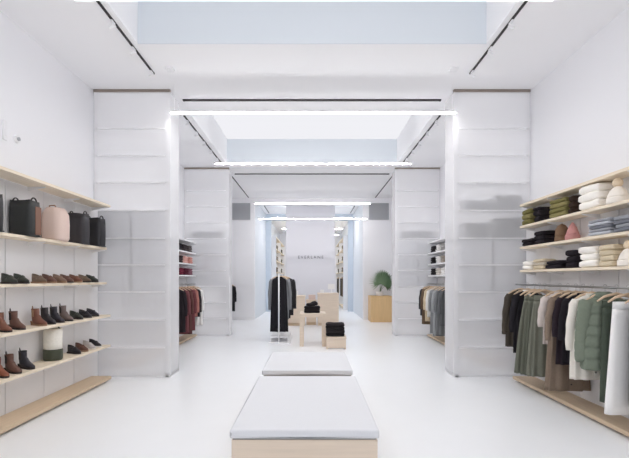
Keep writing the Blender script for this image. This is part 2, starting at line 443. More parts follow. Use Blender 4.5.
def ring(cx, cy, z, a, b, n, amp, ph, fr, e=.75):
    out = []
    for k in range(n):
        th = 2 * math.pi * k / n
        c, s = math.cos(th), math.sin(th)
        r = 1 + amp * math.sin(fr * th + ph)
        out.append((cx + a * math.copysign(abs(c) ** e, c) * (1 + amp * .25 * math.sin(fr * th + ph)), cy + b * r * math.copysign(abs(s) ** e, s), z))
    return out
def body_mesh(L, sh, hem, depth, folds=9, amp=.3, waist=None, puff=0, neck=.06, n=56):
    b = new(); rings = []
    prof = [(0, neck, .03), (-.012, neck + .02, .034), (-.03, sh * .62, .04), (-.055, sh * .9, .045), (-.085, sh, depth * .7)]
    for z, a, d in prof: rings.append(ring(0, 0, z, a, d, n, 0, 0, folds))
    ph = random.random() * 6; steps = 18 if not puff else puff * 8
    for k in range(1, steps + 1):
        u = k / steps; z = -.085 - (L - .085) * u
        a = sh + (hem - sh) * u
        if waist: a -= waist * math.exp(-((u - .45) / .2) ** 2)
        d = depth * (.75 + .25 * u)
        am = amp * min(1, u * 1.6)
        if puff:
            q = abs(math.sin(math.pi * u * puff)) ** .5
            d = depth * (.86 + .22 * q); a = a - .008 + .012 * q; am = .05
        rings.append(ring(0, 0, z, a, d, n, am, ph + u * .8, folds))
    return loft(b, rings)
def sleeve_mesh(s, sh, L, r0=.06, r1=.045, out=.05, puff=0, fwd=0.0):
    b = new(); pts = []; rr = []
    st = 10 if not puff else puff * 6
    for k in range(st + 1):
        u = k / st
        pts.append((s * (sh - .03 + out * min(1, u * 2.2) ** .7), fwd * math.sin(u * 2.2) - .012 * math.sin(u * 5), -.06 - (L - .06) * u))
        r = r0 + (r1 - r0) * u
        if k == 0: r *= .7
        if puff: r *= .95 + .07 * abs(math.sin(math.pi * u * puff)) ** .5
        else: r *= 1 + .06 * math.sin(u * 17)
        rr.append(r)
    return tube(b, pts, rr, 14)
def garment(kind, x, y, zr, m, what, group, L=.8, sh=.2, hem=.22, depth=.05, rz=0, sl=.55, m2=None, hang=True, waist=None, puff=0, amp=.3, folds=9):
    """zr is the rail height; the garment hangs from a hanger on it"""
    z = zr - .075
    nm = {'jacket': 'jacket', 'coat': 'coat', 'dress': 'dress', 'shirt': 'shirt', 'skirt': 'skirt', 'trousers': 'trousers', 'puffer': 'puffer_jacket'}[kind]
    t = thing(nm, what, nm.replace('_', ' '), (x, y, z), rz, group)
    if hang: hanger(x, y, zr + .012, what.split(',')[0].split(' hung')[0].split(' on the')[0] + '' , 'hangers on the rails')
    if kind in ('skirt', 'trousers'):
        wb_ = new(); loft(wb_, [ring(0, 0, -.055, sh, .03, 32, 0, 0, 3), ring(0, 0, -.125, sh * 1.02, .032, 32, 0, 0, 3)])
        obj('waistband', wb_, m, t, True)
        if kind == 'skirt':
            b = new(); rings = []; ph = random.random() * 6
            for k in range(17):
                u = k / 16
                rings.append(ring(0, 0, -.12 - (L - .12) * u, sh * 1.02 + (hem - sh) * u ** .8, .03 + (depth - .03) * u, 64, amp * min(1, u * 3), ph, folds))
            loft(b, rings); obj('skirt_body', b, m, t, True)
        else:
            for s in (-1, 1):
                b = new(); rings = []
                for k in range(13):
                    u = k / 12; a = sh * .5 + (hem * .47 - sh * .5) * u
                    rings.append(ring(s * (sh * .49 + (hem - sh) * .51 * u), 0, -.12 - (L - .12) * u, a, .028 + (depth - .028) * u, 32, .10 * u, s, 5, .55))
                loft(b, rings); obj('trouser_leg', b, m, t, True)
        return t
    obj('body', body_mesh(L, sh, hem, depth, folds, amp, waist, puff), m, t, True)
    if sl:
        for s in (-1, 1):
            obj('sleeve', sleeve_mesh(s, sh, sl, .07 if puff else .052, .055 if puff else .04, .04 if puff else .045, 6 if puff else 0, .025), m, t, True)
            if puff or kind == 'jacket':
                c = new(); cx = s * (sh - .03 + (.04 if puff else .045))
                loft(c, [ring(cx, .025 * math.sin(2.2) - .012 * math.sin(5), -sl + .035, .047, .045, 14, 0, 0, 3, 1), ring(cx, .025 * math.sin(2.2) - .012 * math.sin(5), -sl - .01, .045, .043, 14, 0, 0, 3, 1)])
                obj('cuff', c, m2 or m, t, True)
    c = new(); tube(c, [(.07 * math.cos(2 * math.pi * k / 14) , .036 * math.sin(2 * math.pi * k / 14), -.006) for k in range(15)], .013 if not puff else .026, 8)
    obj('collar', c, m2 or m, t, True)
    if kind in ('jacket', 'coat', 'shirt', 'puffer'):
        p = new(); yy = -depth * 1.02 - (.012 if puff else .004)
        loft(p, [[(-.016, w0, zz), (.016, w0, zz), (.016, w0 + .012, zz), (-.016, w0 + .012, zz)] for zz, w0 in ((-.03, -.042), (-.085, -.05), (-L * .3, yy), (-L * .6, yy), (-L + .02, yy))])
        fp = obj('front_placket', p, m2 or m, t)
        for k in range(5 if y < 6.5 and kind != 'puffer' else 0):
            zz = -.12 - (L - .2) * k / 4
            bt = new(); tube(bt, [(0, yy - .002, zz), (0, yy - .010, zz)], .008, 8)
            obj('button', bt, BLACKM, fp)
    if kind == 'puffer':
        h = new()
        loft(h, [ring(0, .02, .03 - .02 * k, .05 + .09 * math.sin(math.pi * (k + .3) / 6.6), .02 + .05 * math.sin(math.pi * (k + .3) / 6.6), 24, 0, 0, 3, .9) for k in range(7)])
        obj('hood', h, m, t, True)
    return t

F = fabric
G = 'clothes on the near right rail'
XR = 2.97; ZR = 1.405
garment('jacket', XR, 6.10, ZR, F('dark_brown_wool', (76, 70, 62)), 'dark brown cardigan at the far end of the right rail', G, L=.80, sh=.20, hem=.21, depth=.05, sl=.62)
garment('shirt', XR, 5.92, ZR, F('black_cotton', (40, 38, 42)), 'black shirt with white collar beside the dark brown cardigan', G, L=.86, sh=.18, hem=.19, depth=.045, sl=.58, m2=F('white_cotton', (232, 231, 228)))
ol = [F('olive_grey_wool', (116, 118, 106)), F('olive_wool', (106, 109, 97)), F('sage_grey_wool', (126, 128, 116))]
for k, (yy, w) in enumerate(((5.70, 'farthest'), (5.58, 'middle'), (5.45, 'nearest'))):
    garment('skirt', XR - .02, yy, ZR, ol[k], '%s of three long flared olive grey skirts on the right rail' % w, G, L=1.09 - .01 * k, sh=.135, hem=.245 - .015 * k, depth=.055, amp=.34, folds=11)
garment('shirt', XR, 5.15, ZR, F('pale_blush_cotton', (206, 196, 190)), 'pale blush shirt between the olive skirts and the brown coat', G, L=.62, sh=.19, hem=.20, depth=.04, sl=.42)
garment('coat', XR, 4.99, ZR, F('taupe_brown_wool', (134, 118, 104)), 'long taupe brown coat reaching nearly to the platform', G, L=1.13, sh=.19, hem=.25, depth=.055, sl=.56)
garment('dress', XR, 4.84, ZR, F('aubergine_crepe', (46, 38, 44)), 'dark aubergine dress beside the long taupe brown coat', G, L=.80, sh=.19, hem=.22, depth=.05, sl=.5)
garment('dress', XR, 4.71, ZR, F('black_crepe', (34, 31, 36)), 'black dress next to the cream coat on the right rail', G, L=.76, sh=.19, hem=.22, depth=.05, sl=.52)
garment('coat', XR, 4.56, ZR, F('cream_wool', (234, 229, 220), .04), 'cream coat behind the green puffer jacket', G, L=.90, sh=.20, hem=.22, depth=.05, sl=.6)
garment('puffer', XR + .015, 4.38, ZR, F('puffer_green', (123, 132, 118)), 'green quilted puffer jacket near the right edge', G, L=.76, sh=.215, hem=.235, depth=.09, sl=.68, puff=6)
garment('trousers', XR + .03, 4.235, ZR, F('dark_green_twill', (76, 84, 74)), 'dark green trousers below the green puffer jacket', G, L=1.05, sh=.14, hem=.16, depth=.045)
garment('trousers', XR + .03, 4.08, ZR, F('white_denim', (246, 245, 244), .03), 'white wide-legged trousers at the right edge', G, L=1.12, sh=.145, hem=.225, depth=.038)
garment('coat', XR + .06, 3.9, ZR, F('charcoal_coat', (52, 52, 54)), 'charcoal coat cut off by the right edge', G, L=1.05, sh=.12, hem=.13, depth=.045, sl=0)
# far bays
G2 = 'clothes in the far right bay'
ZF = 1.35
for i, (kind, yy, c, lab, L) in enumerate([
    ('jacket', 10.85, (62, 62, 66), 'dark charcoal jacket at the far end of the far right bay', .72),
    ('coat', 10.68, (104, 86, 70), 'long brown coat in the far right bay', .92),
    ('coat', 10.42, (206, 188, 160), 'beige coat in the far right bay', .82),
    ('shirt', 10.2, (228, 226, 222), 'white shirt beside the beige coat, far right bay', .7),
    ('dress', 9.95, (136, 138, 140), 'mid grey dress in the far right bay', 1.05),
    ('dress', 9.72, (160, 162, 164), 'light grey dress in the far right bay', 1.08),
    ('coat', 9.48, (120, 122, 124), 'grey coat in the far right bay beside the light grey dress', 1.05),
    ('jacket', 9.2, (96, 98, 100), 'dark grey jacket in the far right bay, nearest the front scrim tower', .8)]):
    garment(kind, 2.96, yy, ZF, F('far_right_cloth_%d' % i, c), lab, G2, L=L, sh=.2, hem=.215, depth=.05, sl=.55)
G3 = 'clothes in the far left bay'
for i, (kind, yy, c, lab, L) in enumerate([
    ('coat', 10.75, (236, 234, 232), 'white coat at the far end of the far left bay', .95),
    ('jacket', 10.5, (50, 46, 50), 'black jacket beside the white coat, far left bay', .72),
    ('shirt', 10.28, (176, 120, 112), 'dusty rose shirt in the far left bay', .7),
    ('coat', 10.05, (112, 66, 70), 'burgundy coat in the far left bay beside the dusty rose shirt', 1.0),
    ('coat', 9.8, (98, 66, 64), 'brown burgundy coat in the far left bay', 1.05),
    ('dress', 9.55, (120, 74, 78), 'wine red dress in the far left bay', 1.0),
    ('coat', 9.3, (46, 40, 44), 'black coat in the far left bay, nearest the front scrim tower', .95)]):
    garment(kind, -2.96, yy, ZF, F('far_left_cloth_%d' % i, c), lab, G3, L=L, sh=.2, hem=.215, depth=.055, sl=.6)
garment('coat', -2.86, 14.8, ZF, F('black_wool_coat', (44, 42, 46)), 'single black coat on the left wall beyond the rear scrim tower', 'clothes behind the rear left scrim tower', L=.92, sh=.2, hem=.2, depth=.055, sl=.6)
for s, nm, gg in ((-1, 'left', G3), (1, 'right', G2)):
    for i, (kind, yy, c, lab, L) in enumerate([
        ('coat', 7.3, (150, 150, 154), 'grey coat dimly seen through the front %s scrim, nearest to it', .95),
        ('jacket', 7.7, (120, 120, 124), 'short grey jacket dimly seen through the front %s scrim', .7),
        ('coat', 8.1, (172, 170, 170), 'pale grey coat behind the front %s scrim', 1.05),
        ('shirt', 8.5, (110, 110, 116), 'slate shirt hidden well behind the front %s scrim', .75)]):
        garment(kind, s * 2.96, yy, ZF, F('veiled_cloth_%d' % i, c), lab % nm, gg, L=L, sh=.2, hem=.22, depth=.055, sl=.55)
# ------------------------------------------------------------------ right shelves: folded clothes and hats
OLIVE = [F('olive_knit', (118, 112, 70)), F('olive_knit_light', (134, 126, 84))]
INKY = F('ink_black_knit', (38, 34, 38)); CREAM = F('cream_knit', (243, 236, 226), .04); CREAM2 = F('ivory_knit', (249, 245, 238), .03)
BEIGE = F('oatmeal_knit', (212, 198, 172)); DENIM = [F('grey_denim', (150, 152, 158)), F('light_grey_denim', (184, 187, 194)), F('slate_denim', (118, 120, 128))]
gs = 'folded clothes on the right shelves'
S2, S3, S4 = 2.25, 1.95, 1.615
stack(3.10, 6.06, S2, .24, .2, [.075, .075, .07], [OLIVE[0], OLIVE[1]], 'olive folded knit', 'the far small pile, second right shelf', gs)
stack(3.11, 5.80, S2, .15, .19, [.085, .085, .04], INKY, 'black folded knit', 'the dark end of the far olive pile', gs)  # dark end of the far olive pile, built as its own pile
stack(3.10, 5.28, S2, .36, .2, [.058, .06, .06, .055], [OLIVE[1], OLIVE[0]], 'olive folded knit', 'the long olive pile beside the cream knits', gs)
stack(3.11, 5.03, S2, .1, .19, [.07, .07, .075], F('espresso_knit', (58, 46, 40)), 'dark espresso layer', 'the dark end of the long olive pile', gs)  # separate narrow pile forming the dark end of the long olive one
stack(3.10, 4.70, S2, .34, .2, [.095, .09, .085], CREAM2, 'cream folded chunky knit', 'the high pile on the second right shelf', gs)
stack(3.10, 6.02, S3, .30, .2, [.05, .05], INKY, 'black folded sweater', 'the low far pile, third right shelf', gs)
stack(3.10, 5.72, S3, .26, .2, [.06, .06, .055], INKY, 'black folded sweater', 'the taller black pile, third right shelf', gs)
stack(3.10, 4.50, S3, .36, .22, [.036, .036, .036, .036, .036], [DENIM[1], DENIM[0], DENIM[2]], 'grey folded jeans', 'the nearest whole pile, third right shelf', gs, 'folded_jeans')
stack(3.10, 4.12, S3, .30, .22, [.04, .04, .04, .045], [DENIM[2], DENIM[0]], 'dark grey folded jeans', 'the pile cut by the right edge', gs, 'folded_jeans')
stack(3.10, 6.05, S4, .24, .2, [.06, .06], CREAM2, 'white folded tee', 'the far low pile, lowest right shelf', gs, 'folded_tee')
stack(3.11, 5.75, S4, .26, .19, [.05, .05, .045], [BEIGE, F('stone_knit', (196, 186, 170))], 'beige folded sweater', 'the far pile on the lowest right shelf', gs)
stack(3.10, 5.38, S4, .34, .2, [.055, .05], INKY, 'black folded sweater', 'the low black pile, lowest right shelf', gs)
stack(3.10, 5.03, S4, .2, .19, [.07, .075, .07], INKY, 'black folded sweater', 'the tall black pile beside the white knits', gs)
stack(3.10, 4.72, S4, .30, .2, [.08, .078, .075], CREAM2, 'white folded chunky knit', 'the pile on the lowest right shelf', gs)
stack(3.11, 4.43, S4, .22, .2, [.06, .06, .06, .055], BEIGE, 'oatmeal layer', 'the beige near end of the white knits', gs)  # beige near end of the white pile, built as separate layers
def hat(x, y, z, m, label, h=.2, r=.085, pom=True, pm=None, point=.5):
    t = thing('knit_hat', label, 'hat', (x, y, z))
    b = new(); lathe(b, [(r * 1.02, 0), (r * 1.06, .012), (r * 1.06, .055), (r * 1.0, .06)], 24); obj('cuff', b, m, t, True)
    b = new()
    lathe(b, [(r * .98, .055), (r * (.86 + .14 * (1 - point)), h * .45), (r * (.62 + .33 * (1 - point)), h * .7), (r * (.3 + .3 * (1 - point)), h * .9), (r * .1, h)], 24); obj('crown', ripple(b, .003, 40), m, t, True)
    if pom:
        p = new(); bmesh.ops.create_uvsphere(p, u_segments=16, v_segments=10, radius=r * .5)
        for v in p.verts: v.co *= random.uniform(.88, 1.1)
        bmesh.ops.translate(p, verts=p.verts, vec=(0, 0, h + r * .32)); obj('pompom', p, pm or m, t, True)
    return t
hat(3.09, 5.32, S3, F('brown_felt', (122, 98, 78)), 'brown knitted hat on the third right shelf', .22, .075, False, point=.0)
hat(3.09, 5.10, S3, F('pink_knit', (196, 142, 138)), 'pink pointed knitted hat beside the brown hat', .21, .075, False, point=1)
hat(3.08, 4.33, S2, CREAM, 'cream pompom hat by the cream knits on the second right shelf', .18, .095, True, F('oat_pompom', (222, 204, 178)))
hat(3.08, 4.18, S4, CREAM, 'cream pompom hat at the near end of the lowest right shelf', .18, .09, True, F('oat_pompom', (222, 204, 178)))

# far-bay shelf goods
for s, nm, rows in ((-1, 'left', [(2.13, [(9.35, (44, 40, 44), 'black'), (9.75, (40, 38, 42), 'jet black'), (10.2, (60, 54, 56), 'charcoal'), (10.6, (90, 84, 84), 'grey')]),
                                  (1.85, [(9.4, (48, 44, 46), 'black'), (9.85, (60, 50, 52), 'dark brown'), (10.25, (222, 176, 168), 'pale pink'), (10.65, (206, 150, 140), 'rose')]),
                                  (1.57, [(9.4, (226, 222, 220), 'white'), (9.9, (112, 40, 58), 'burgundy'), (10.3, (96, 44, 60), 'plum'), (10.65, (134, 92, 104), 'mauve')])]),
                     (1, 'right', [(2.13, [(9.4, (120, 116, 112), 'grey'), (9.85, (150, 148, 146), 'light grey'), (10.25, (226, 224, 222), 'white'), (10.7, (46, 44, 46), 'black')]),
                                   (1.85, [(9.4, (58, 54, 54), 'dark grey'), (9.85, (150, 142, 132), 'taupe'), (10.25, (230, 228, 226), 'white'), (10.7, (42, 40, 42), 'black')]),
                                   (1.57, [(9.4, (44, 42, 44), 'black'), (9.85, (228, 226, 224), 'white'), (10.25, (214, 208, 200), 'ivory'), (10.7, (48, 46, 48), 'charcoal')])])):
    for z, its in rows:
        rn = {2.13: 'second', 1.85: 'third', 1.57: 'lowest'}[z]
        for yy, c, cn in its:
            stack(s * 3.09, yy, z, .26, .22, [.06, .06, .05], F('far_%s_%s_%d' % (nm, cn, int(z * 100)), c), '%s folded sweater' % cn, 'the pile on the %s far %s shelf' % (rn, nm), 'folded clothes in the far %s bay' % nm)

# ------------------------------------------------------------------ left shelves: bags
def leather(name, c, rough=.45): return mat(name, c, rough, 0, .4, .15, 120, .08)
def tote(x, y, z, d, w, h, m, label, m2=None, handles=True):
    """d across (x), w along the wall (y)"""
    t = thing('tote_bag', label, 'bag', (x, y, z), 0, 'bags on the second left shelf')
    b = new(); n = 32
    def rr(a, c, zz, am): return [(a * math.copysign(abs(math.cos(q)) ** .35, math.cos(q)), c * math.copysign(abs(math.sin(q)) ** .35, math.sin(q)), zz + am * math.sin(3 * q + y * 9)) for q in [2 * math.pi * k / n for k in range(n)]]
    rings = [rr(d / 2 * .93, w / 2 * .94, .0, 0), rr(d / 2 * .97, w / 2 * .97, .02, 0), rr(d / 2, w / 2, h * .4, 0), rr(d / 2 * .98, w / 2 * 1.0, h * .8, 0), rr(d / 2 * .93, w / 2 * .97, h, .006),
             rr(d / 2 * .88, w / 2 * .92, h - .004, .006), rr(d / 2 * .86, w / 2 * .9, h * .55, 0)]
    loft(b, rings); obj('body', b, m, t, True)
    if handles:
        for sx in (-1, 1):
            b = new(); tube(b, [(sx * d * .40 - sx * .004, w * .3 * math.cos(math.pi * k / 10), h - .05 + .085 * math.sin(math.pi * k / 10)) for k in range(11)], .008, 8); obj('handle', b, m2 or m, t, True)
    bb_ = rbox(d * .95, w * .95, .012, .004, 2); obj('base_panel', bb_, m2 or m, t)
    return t
BZ = 1.945
BL = leather('black_leather', (44, 43, 46)); BL2 = leather('dark_charcoal_leather', (56, 54, 57)); TAN = leather('tan_leather', (158, 118, 92))
tote(-3.085, 4.06, BZ, .23, .22, .36, BL, 'black tote bag cut off by the left edge')
bt_ = tote(-3.085, 4.62, BZ, .25, .19, .38, leather('black_green_leather', (48, 50, 50)), 'large black tote bag with two handles, near the left edge')
obj('side_panel', rbox(.006, .10, .3, .002, 1, cx=.1255, cy=.03, cz=.02), leather('dark_tan_leather', (128, 92, 74)), bt_)['label'] = 'tan leather side panel'
# pink rucksack
def pink_bag(x, y, z):
    t = thing('drawstring_bag', 'pale pink rounded drawstring bag between black bags', 'bag', (x, y, z))
    PK = leather('blush_canvas', (222, 199, 188), .85)
    b = new(); n = 32
    def rr(a, c, zz, e=.55, am=0): return [(a * math.copysign(abs(math.cos(q)) ** e, math.cos(q)) * (1 + am * math.sin(9 * q)), c * math.copysign(abs(math.sin(q)) ** e, math.sin(q)) * (1 + am * math.sin(9 * q)), zz) for q in [2 * math.pi * k / n for k in range(n)]]
    loft(b, [rr(.11, .12, 0), rr(.12, .135, .03), rr(.122, .14, .2), rr(.118, .135, .32, .6, .01), rr(.1, .115, .375, .8, .04), rr(.085, .1, .395, .9, .06), rr(.07, .08, .37, 1, .05)])
    obj('body', b, PK, t, True)
    b = new(); tube(b, [(.05 * math.cos(a), -.02 + .05 * math.sin(a), .385 + .02 * math.sin(a * 1)) for a in [math.pi * 2 * k / 12 for k in range(13)]], .007, 6); obj('drawstring', b, TAN, t, True)
    b = new(); tube(b, [(-.06, -.05, .36), (-.04, -.06, .415), (.02, -.06, .42), (.05, -.05, .37)], .008, 8); obj('handle', b, TAN, t, True)
pink_bag(-3.085, 5.18, BZ)
tote(-3.085, 5.68, BZ, .235, .18, .40, BL2, 'dark charcoal tote bag right of the pink bag')
tote(-3.085, 6.12, BZ, .235, .2, .40, BL, 'black tote bag at the far end of the bag shelf')
# bucket bag
def bucket(x, y, z):
    t = thing('bucket_bag', 'white canvas bucket bag with dark green base among the shoes', 'bag', (x, y, z))
    CV = F('white_canvas', (236, 232, 222)); DG = leather('dark_green_leather', (72, 76, 62), .6)
    b = new(); lathe(b, [(.098, .12), (.1, .2), (.102, .3), (.098, .375), (.088, .372), (.085, .2)], 28); obj('canvas_body', b, CV, t, True)
    b = new(); lathe(b, [(.096, 0), (.103, .015), (.104, .12), (.101, .132), (.098, .132)], 28); obj('leather_base', b, DG, t, True)
    b = new(); tube(b, [(.088 * math.cos(math.pi * k / 10), 0, .35 + .06 * math.sin(math.pi * k / 10)) for k in range(11)], .007, 8); obj('handle', b, DG, t, True)
bucket(-3.09, 5.13, .525)

# ------------------------------------------------------------------ shoes
def foot_ring(cx, cz, phi, rl, rw, n=18):
    c, s = math.cos(phi), math.sin(phi)
    return [(cx + rl * math.cos(q) * c, rw * math.sin(q), cz + rl * math.cos(q) * s) for q in [2 * math.pi * k / n for k in range(n)]]
def sole_mesh(z0, z1, L=.25, heel=.03):
    b = new()
    prof = [(-.002, .012), (.0, .026), (.03, .034), (.09, .031), (.15, .042), (.19, .045), (.225, .036), (.245, .018), (.252, .006)]
    up = [(x, w) for x, w in prof] + [(x, -w) for x, w in reversed(prof)]
    loft(b, [[(x, y, z0 + (heel if x > .085 and False else 0)) for x, y in up], [(x, y, z1) for x, y in up]])
    return b
def boot(m, sole_m, label, group):
    t = thing('ankle_boot', label, 'boot', (0, 0, 0), 0, group)
    b = new()
    rs = [foot_ring(.052, .185, 0, .046, .04), foot_ring(.052, .192, R(2), .052, .045), foot_ring(.054, .15, R(4), .05, .042), foot_ring(.056, .115, R(12), .052, .039),
          foot_ring(.066, .085, R(32), .066, .038), foot_ring(.085, .066, R(50), .07, .04), foot_ring(.118, .052, R(66), .05, .042), (foot_ring(.152, .042, R(78), .036, .045)),
          foot_ring(.188, .034, R(85), .027, .045), foot_ring(.22, .029, R(90), .021, .037), foot_ring(.243, .025, R(90), .014, .022), foot_ring(.25, .023, R(90), .004, .007)]
    loft(b, rs); obj('upper', b, m, t, True)
    obj('sole', sole_mesh(0.0, .018), sole_m, t)
    hb = new(); loft(hb, [[(.0, .02, .0), (.06, .02, .0), (.06, -.02, .0), (.0, -.02, .0)], [(-.004, .03, .05), (.07, .03, .032), (.07, -.03, .032), (-.004, -.03, .05)]]); obj('heel', hb, sole_m, t)
    for s in (-1, 1): obj('elastic_panel', bx(.04, .072, s * .041 - .003, s * .041 + .003, .1, .178), sole_m, t)
    p = new(); tube(p, [(.006, 0, .17), (-.006, 0, .2), (.0, 0, .222), (.01, 0, .2), (.012, 0, .18)], .004, 6); obj('pull_tab', p, sole_m, t)
    return t
def loafer(m, sole_m, label, group, high=.088):
    t = thing('loafer', label, 'shoe', (0, 0, 0), 0, group)
    b = new()
    rs = [foot_ring(.07, .058, R(-6), .052, .024), foot_ring(.066, high - .006, R(-12), .066, .034), foot_ring(.064, .05, R(2), .066, .035), foot_ring(.072, .034, R(16), .078, .036), foot_ring(.115, .04, R(52), .046, .039),
          foot_ring(.15, .036, R(72), .032, .043), foot_ring(.185, .03, R(82), .022, .043), foot_ring(.218, .026, R(90), .016, .034), foot_ring(.242, .023, R(90), .01, .018), foot_ring(.25, .022, R(90), .003, .005)]
    loft(b, rs); obj('upper', b, m, t, True)
    obj('sole', sole_mesh(0, .016), sole_m, t)
    v = new(); tube(v, [(.14, -.038, .045), (.146, -.02, .064), (.148, 0, .07), (.146, .02, .064), (.14, .038, .045)], .009, 8); obj('strap', v, m, t, True)
    return t
SOLEK = mat('dark_rubber_sole', (52, 46, 44), .7); SOLET = mat('tan_sole', (150, 118, 92), .6); SOLEW = mat('white_sole', (226, 222, 216), .6)
BROWN = leather('chestnut_leather', (120, 78, 62), .5); BROWN2 = leather('cocoa_leather', (104, 74, 64), .5); BLK = leather('boot_black_leather', (44, 42, 46)); GRYB = leather('grey_taupe_suede', (122, 108, 104), .9)
NAVY = leather('navy_black_leather', (50, 48, 56)); DGR = leather('bottle_green_leather', (56, 60, 54)); OLB = leather('olive_brown_leather', (112, 94, 78)); RED = leather('russet_leather', (132, 78, 58))
GREYW = leather('pale_grey_leather', (196, 190, 188)); MUSH = leather('mushroom_suede', (130, 106, 92), .9)
def px_y(p): return 3.07 * 430 / (312 - p)
def put(o, p, z, turn=-30, x=-3.085):
    o.scale = (.86, .84, .98) if 'boot' in o.name else (.86, .82, 1.15)
    o.location = (x - .085, px_y(p) + .04, z + .0005); o.rotation_euler = (0, 0, R(turn))
def at_shelf(z, rows, kind, row, turn):
    for p, m, so, lab in rows:
        if kind == 'boot': o = boot(m, so, lab, 'boots and shoes on the %s shelf' % row)
        else: o = loafer(m, so, lab, 'boots and shoes on the %s shelf' % row)
        put(o, p, z, turn)
at_shelf(1.44, [(9, DGR, SOLEK, 'dark green loafer nearest the left edge, upper shoe shelf'), (21, DGR, SOLEK, 'second dark green loafer from the left, upper shoe shelf'),
    (39, OLB, SOLET, 'olive brown loafer right after the dark green pair'), (49, BROWN2, SOLET, 'cocoa brown loafer beside the olive brown one'),
    (59.5, MUSH, SOLET, 'mushroom suede loafer in the middle of the upper shoe shelf'), (66.5, BROWN2, SOLEK, 'cocoa brown dark-soled loafer beside the mushroom suede one'),
    (75.5, BROWN, SOLET, 'chestnut loafer third from the far end, upper shoe shelf'), (84.5, OLB, SOLEK, 'olive brown loafer second from the far end, upper shoe shelf'), (92, DGR, SOLEK, 'dark green loafer at the far end of the upper shoe shelf')], 'loafer', 'upper shoe', -20)
at_shelf(.965, [(3, BROWN, SOLEK, 'chestnut ankle boot at the left edge of the middle shelf'), (17, BROWN2, SOLEK, 'cocoa brown ankle boot second from the left, middle shelf'),
    (39, BROWN, SOLET, 'chestnut tan-soled ankle boot left of the black boots'), (48, BLK, SOLEK, 'black ankle boot right of the chestnut boot, middle shelf'),
    (57, NAVY, SOLEK, 'navy black ankle boot beside the grey boot, middle shelf'), (66, GRYB, SOLEK, 'grey taupe suede ankle boot right of the black boots')], 'boot', 'middle', -20)
at_shelf(.965, [(76, DGR, SOLEK, 'dark green loafer right of the grey taupe boot'), (85, BLK, SOLEK, 'black loafer second from the far end, middle shelf'), (92.5, NAVY, SOLEK, 'navy black loafer at the far end of the middle shelf')], 'loafer', 'middle', -20)
at_shelf(.525, [(0, RED, SOLEK, 'russet ankle boot at the left edge of the lowest shoe shelf'), (13, BROWN2, SOLEK, 'cocoa brown ankle boot beside the russet boot, lowest shelf'), (26.5, NAVY, SOLEK, 'navy black ankle boot left of the white bucket bag')], 'boot', 'lowest', -20)
at_shelf(.525, [(74, BLK, SOLEK, 'black loafer right beside the white bucket bag'), (81.5, BROWN2, SOLET, 'cocoa brown loafer second from the bucket bag'), (89, GREYW, SOLEW, 'pale grey loafer on the lowest shoe shelf'), (95, BLK, SOLEW, 'black white-soled loafer at the far end, lowest shelf')], 'loafer', 'lowest', -20)

# ------------------------------------------------------------------ free-standing clothes rack
t = thing('clothes_rack', 'white free-standing clothes rack with black clothes, seen end on', 'clothes rack', (-.76, 9.85, 0))
for yy in (0, 1.15):
    b = new(); tube(b, [(0, yy, .03), (0, yy, 1.60)], .016, 12); obj('post', b, METAL, t, True)
b = new(); tube(b, [(0, -.005, 1.59), (0, 1.155, 1.59)], .014, 12); obj('top_bar', b, METAL, t, True)
obj('base', bx(-.24, .26, -.10, 1.25, .0, .03), METAL, t, bevel=.004)
obj('lower_shelf', bx(-.2, .22, .03, 1.12, .13, .15), METAL, t)
for dx, dy in ((-.19, .04), (.21, .04), (-.19, 1.1), (.21, 1.1)): obj('leg', bx(dx - .01, dx + .01, dy - .01, dy + .01, .03, .13), METAL, t)
G4 = 'clothes on the free-standing rack'
garment('coat', -.76, 9.99, 1.60, F('long_black_wool', (36, 35, 39)), 'long black coat at the front of the white rack', G4, L=1.27, sh=.165, hem=.2, depth=.055, sl=0)
garment('shirt', -.76, 10.16, 1.60, F('mid_grey_wool', (134, 136, 140)), 'grey cardigan just behind the long black coat', G4, L=1.0, sh=.22, hem=.2, depth=.05, sl=.78)
garment('coat', -.74, 10.42, 1.60, F('black_wool_rack', (44, 43, 46)), 'black coat in the middle of the white rack', G4, L=1.0, sh=.22, hem=.21, depth=.05, sl=.72)
garment('jacket', -.70, 10.70, 1.60, F('soft_black', (50, 49, 52)), 'black jacket at the back of the white rack', G4, L=.95, sh=.25, hem=.23, depth=.05, sl=.78)

# ------------------------------------------------------------------ nesting tables and black goods
def table(x, y, w, d, h, th, leg, label):
    t = thing('side_table', label, 'table', (x, y, 0))
    obj('tabletop', bx(-w / 2, w / 2, -d / 2, d / 2, h - th, h), BIRCHX, t, bevel=.003)
    for sx in (-1, 1):
        for sy in (-1, 1):
            cx, cy = sx * (w / 2 - leg / 2), sy * (d / 2 - leg / 2)
            obj('leg', bx(cx - leg / 2, cx + leg / 2, cy - leg / 2, cy + leg / 2, 0, h - th), BIRCHX, t)
    return t
table(.02, 9.72, .58, .62, .72, .075, .085, 'birch side table carrying a small black pile')
t = thing('low_crate_table', 'low birch box table on the floor carrying black knits', 'table', (.51, 9.25, 0))
obj('tabletop', bx(-.215, .215, -.22, .22, .22, .26), BIRCHX, t, bevel=.003)
obj('front_board', bx(-.2, .2, -.205, -.185, .03, .22), BIRCHX, t)
obj('side_board', bx(-.205, -.18, -.2, .2, 0, .22), BIRCHX, t); obj('side_board', bx(.18, .205, -.2, .2, 0, .22), BIRCHX, t)
KN = [F('black_knit_table', (38, 36, 38)), F('soft_black_knit', (46, 42, 44))]
stack(.0, 9.7, .72, .34, .36, [.05, .05, .055], KN, 'black folded knit', 'the pile on the birch side table', 'black knits on the birch tables')
o = layer('knit_scarf', .0, 9.66, .866, .15, .24, .085, KN[0], 'bunched black scarf on top of the side table pile', 'scarf', None, 2.0, .4)
for w in o.data.vertices: w.co.z += .02 * math.sin(w.co.x * 24) + .012 * math.cos(w.co.y * 30)
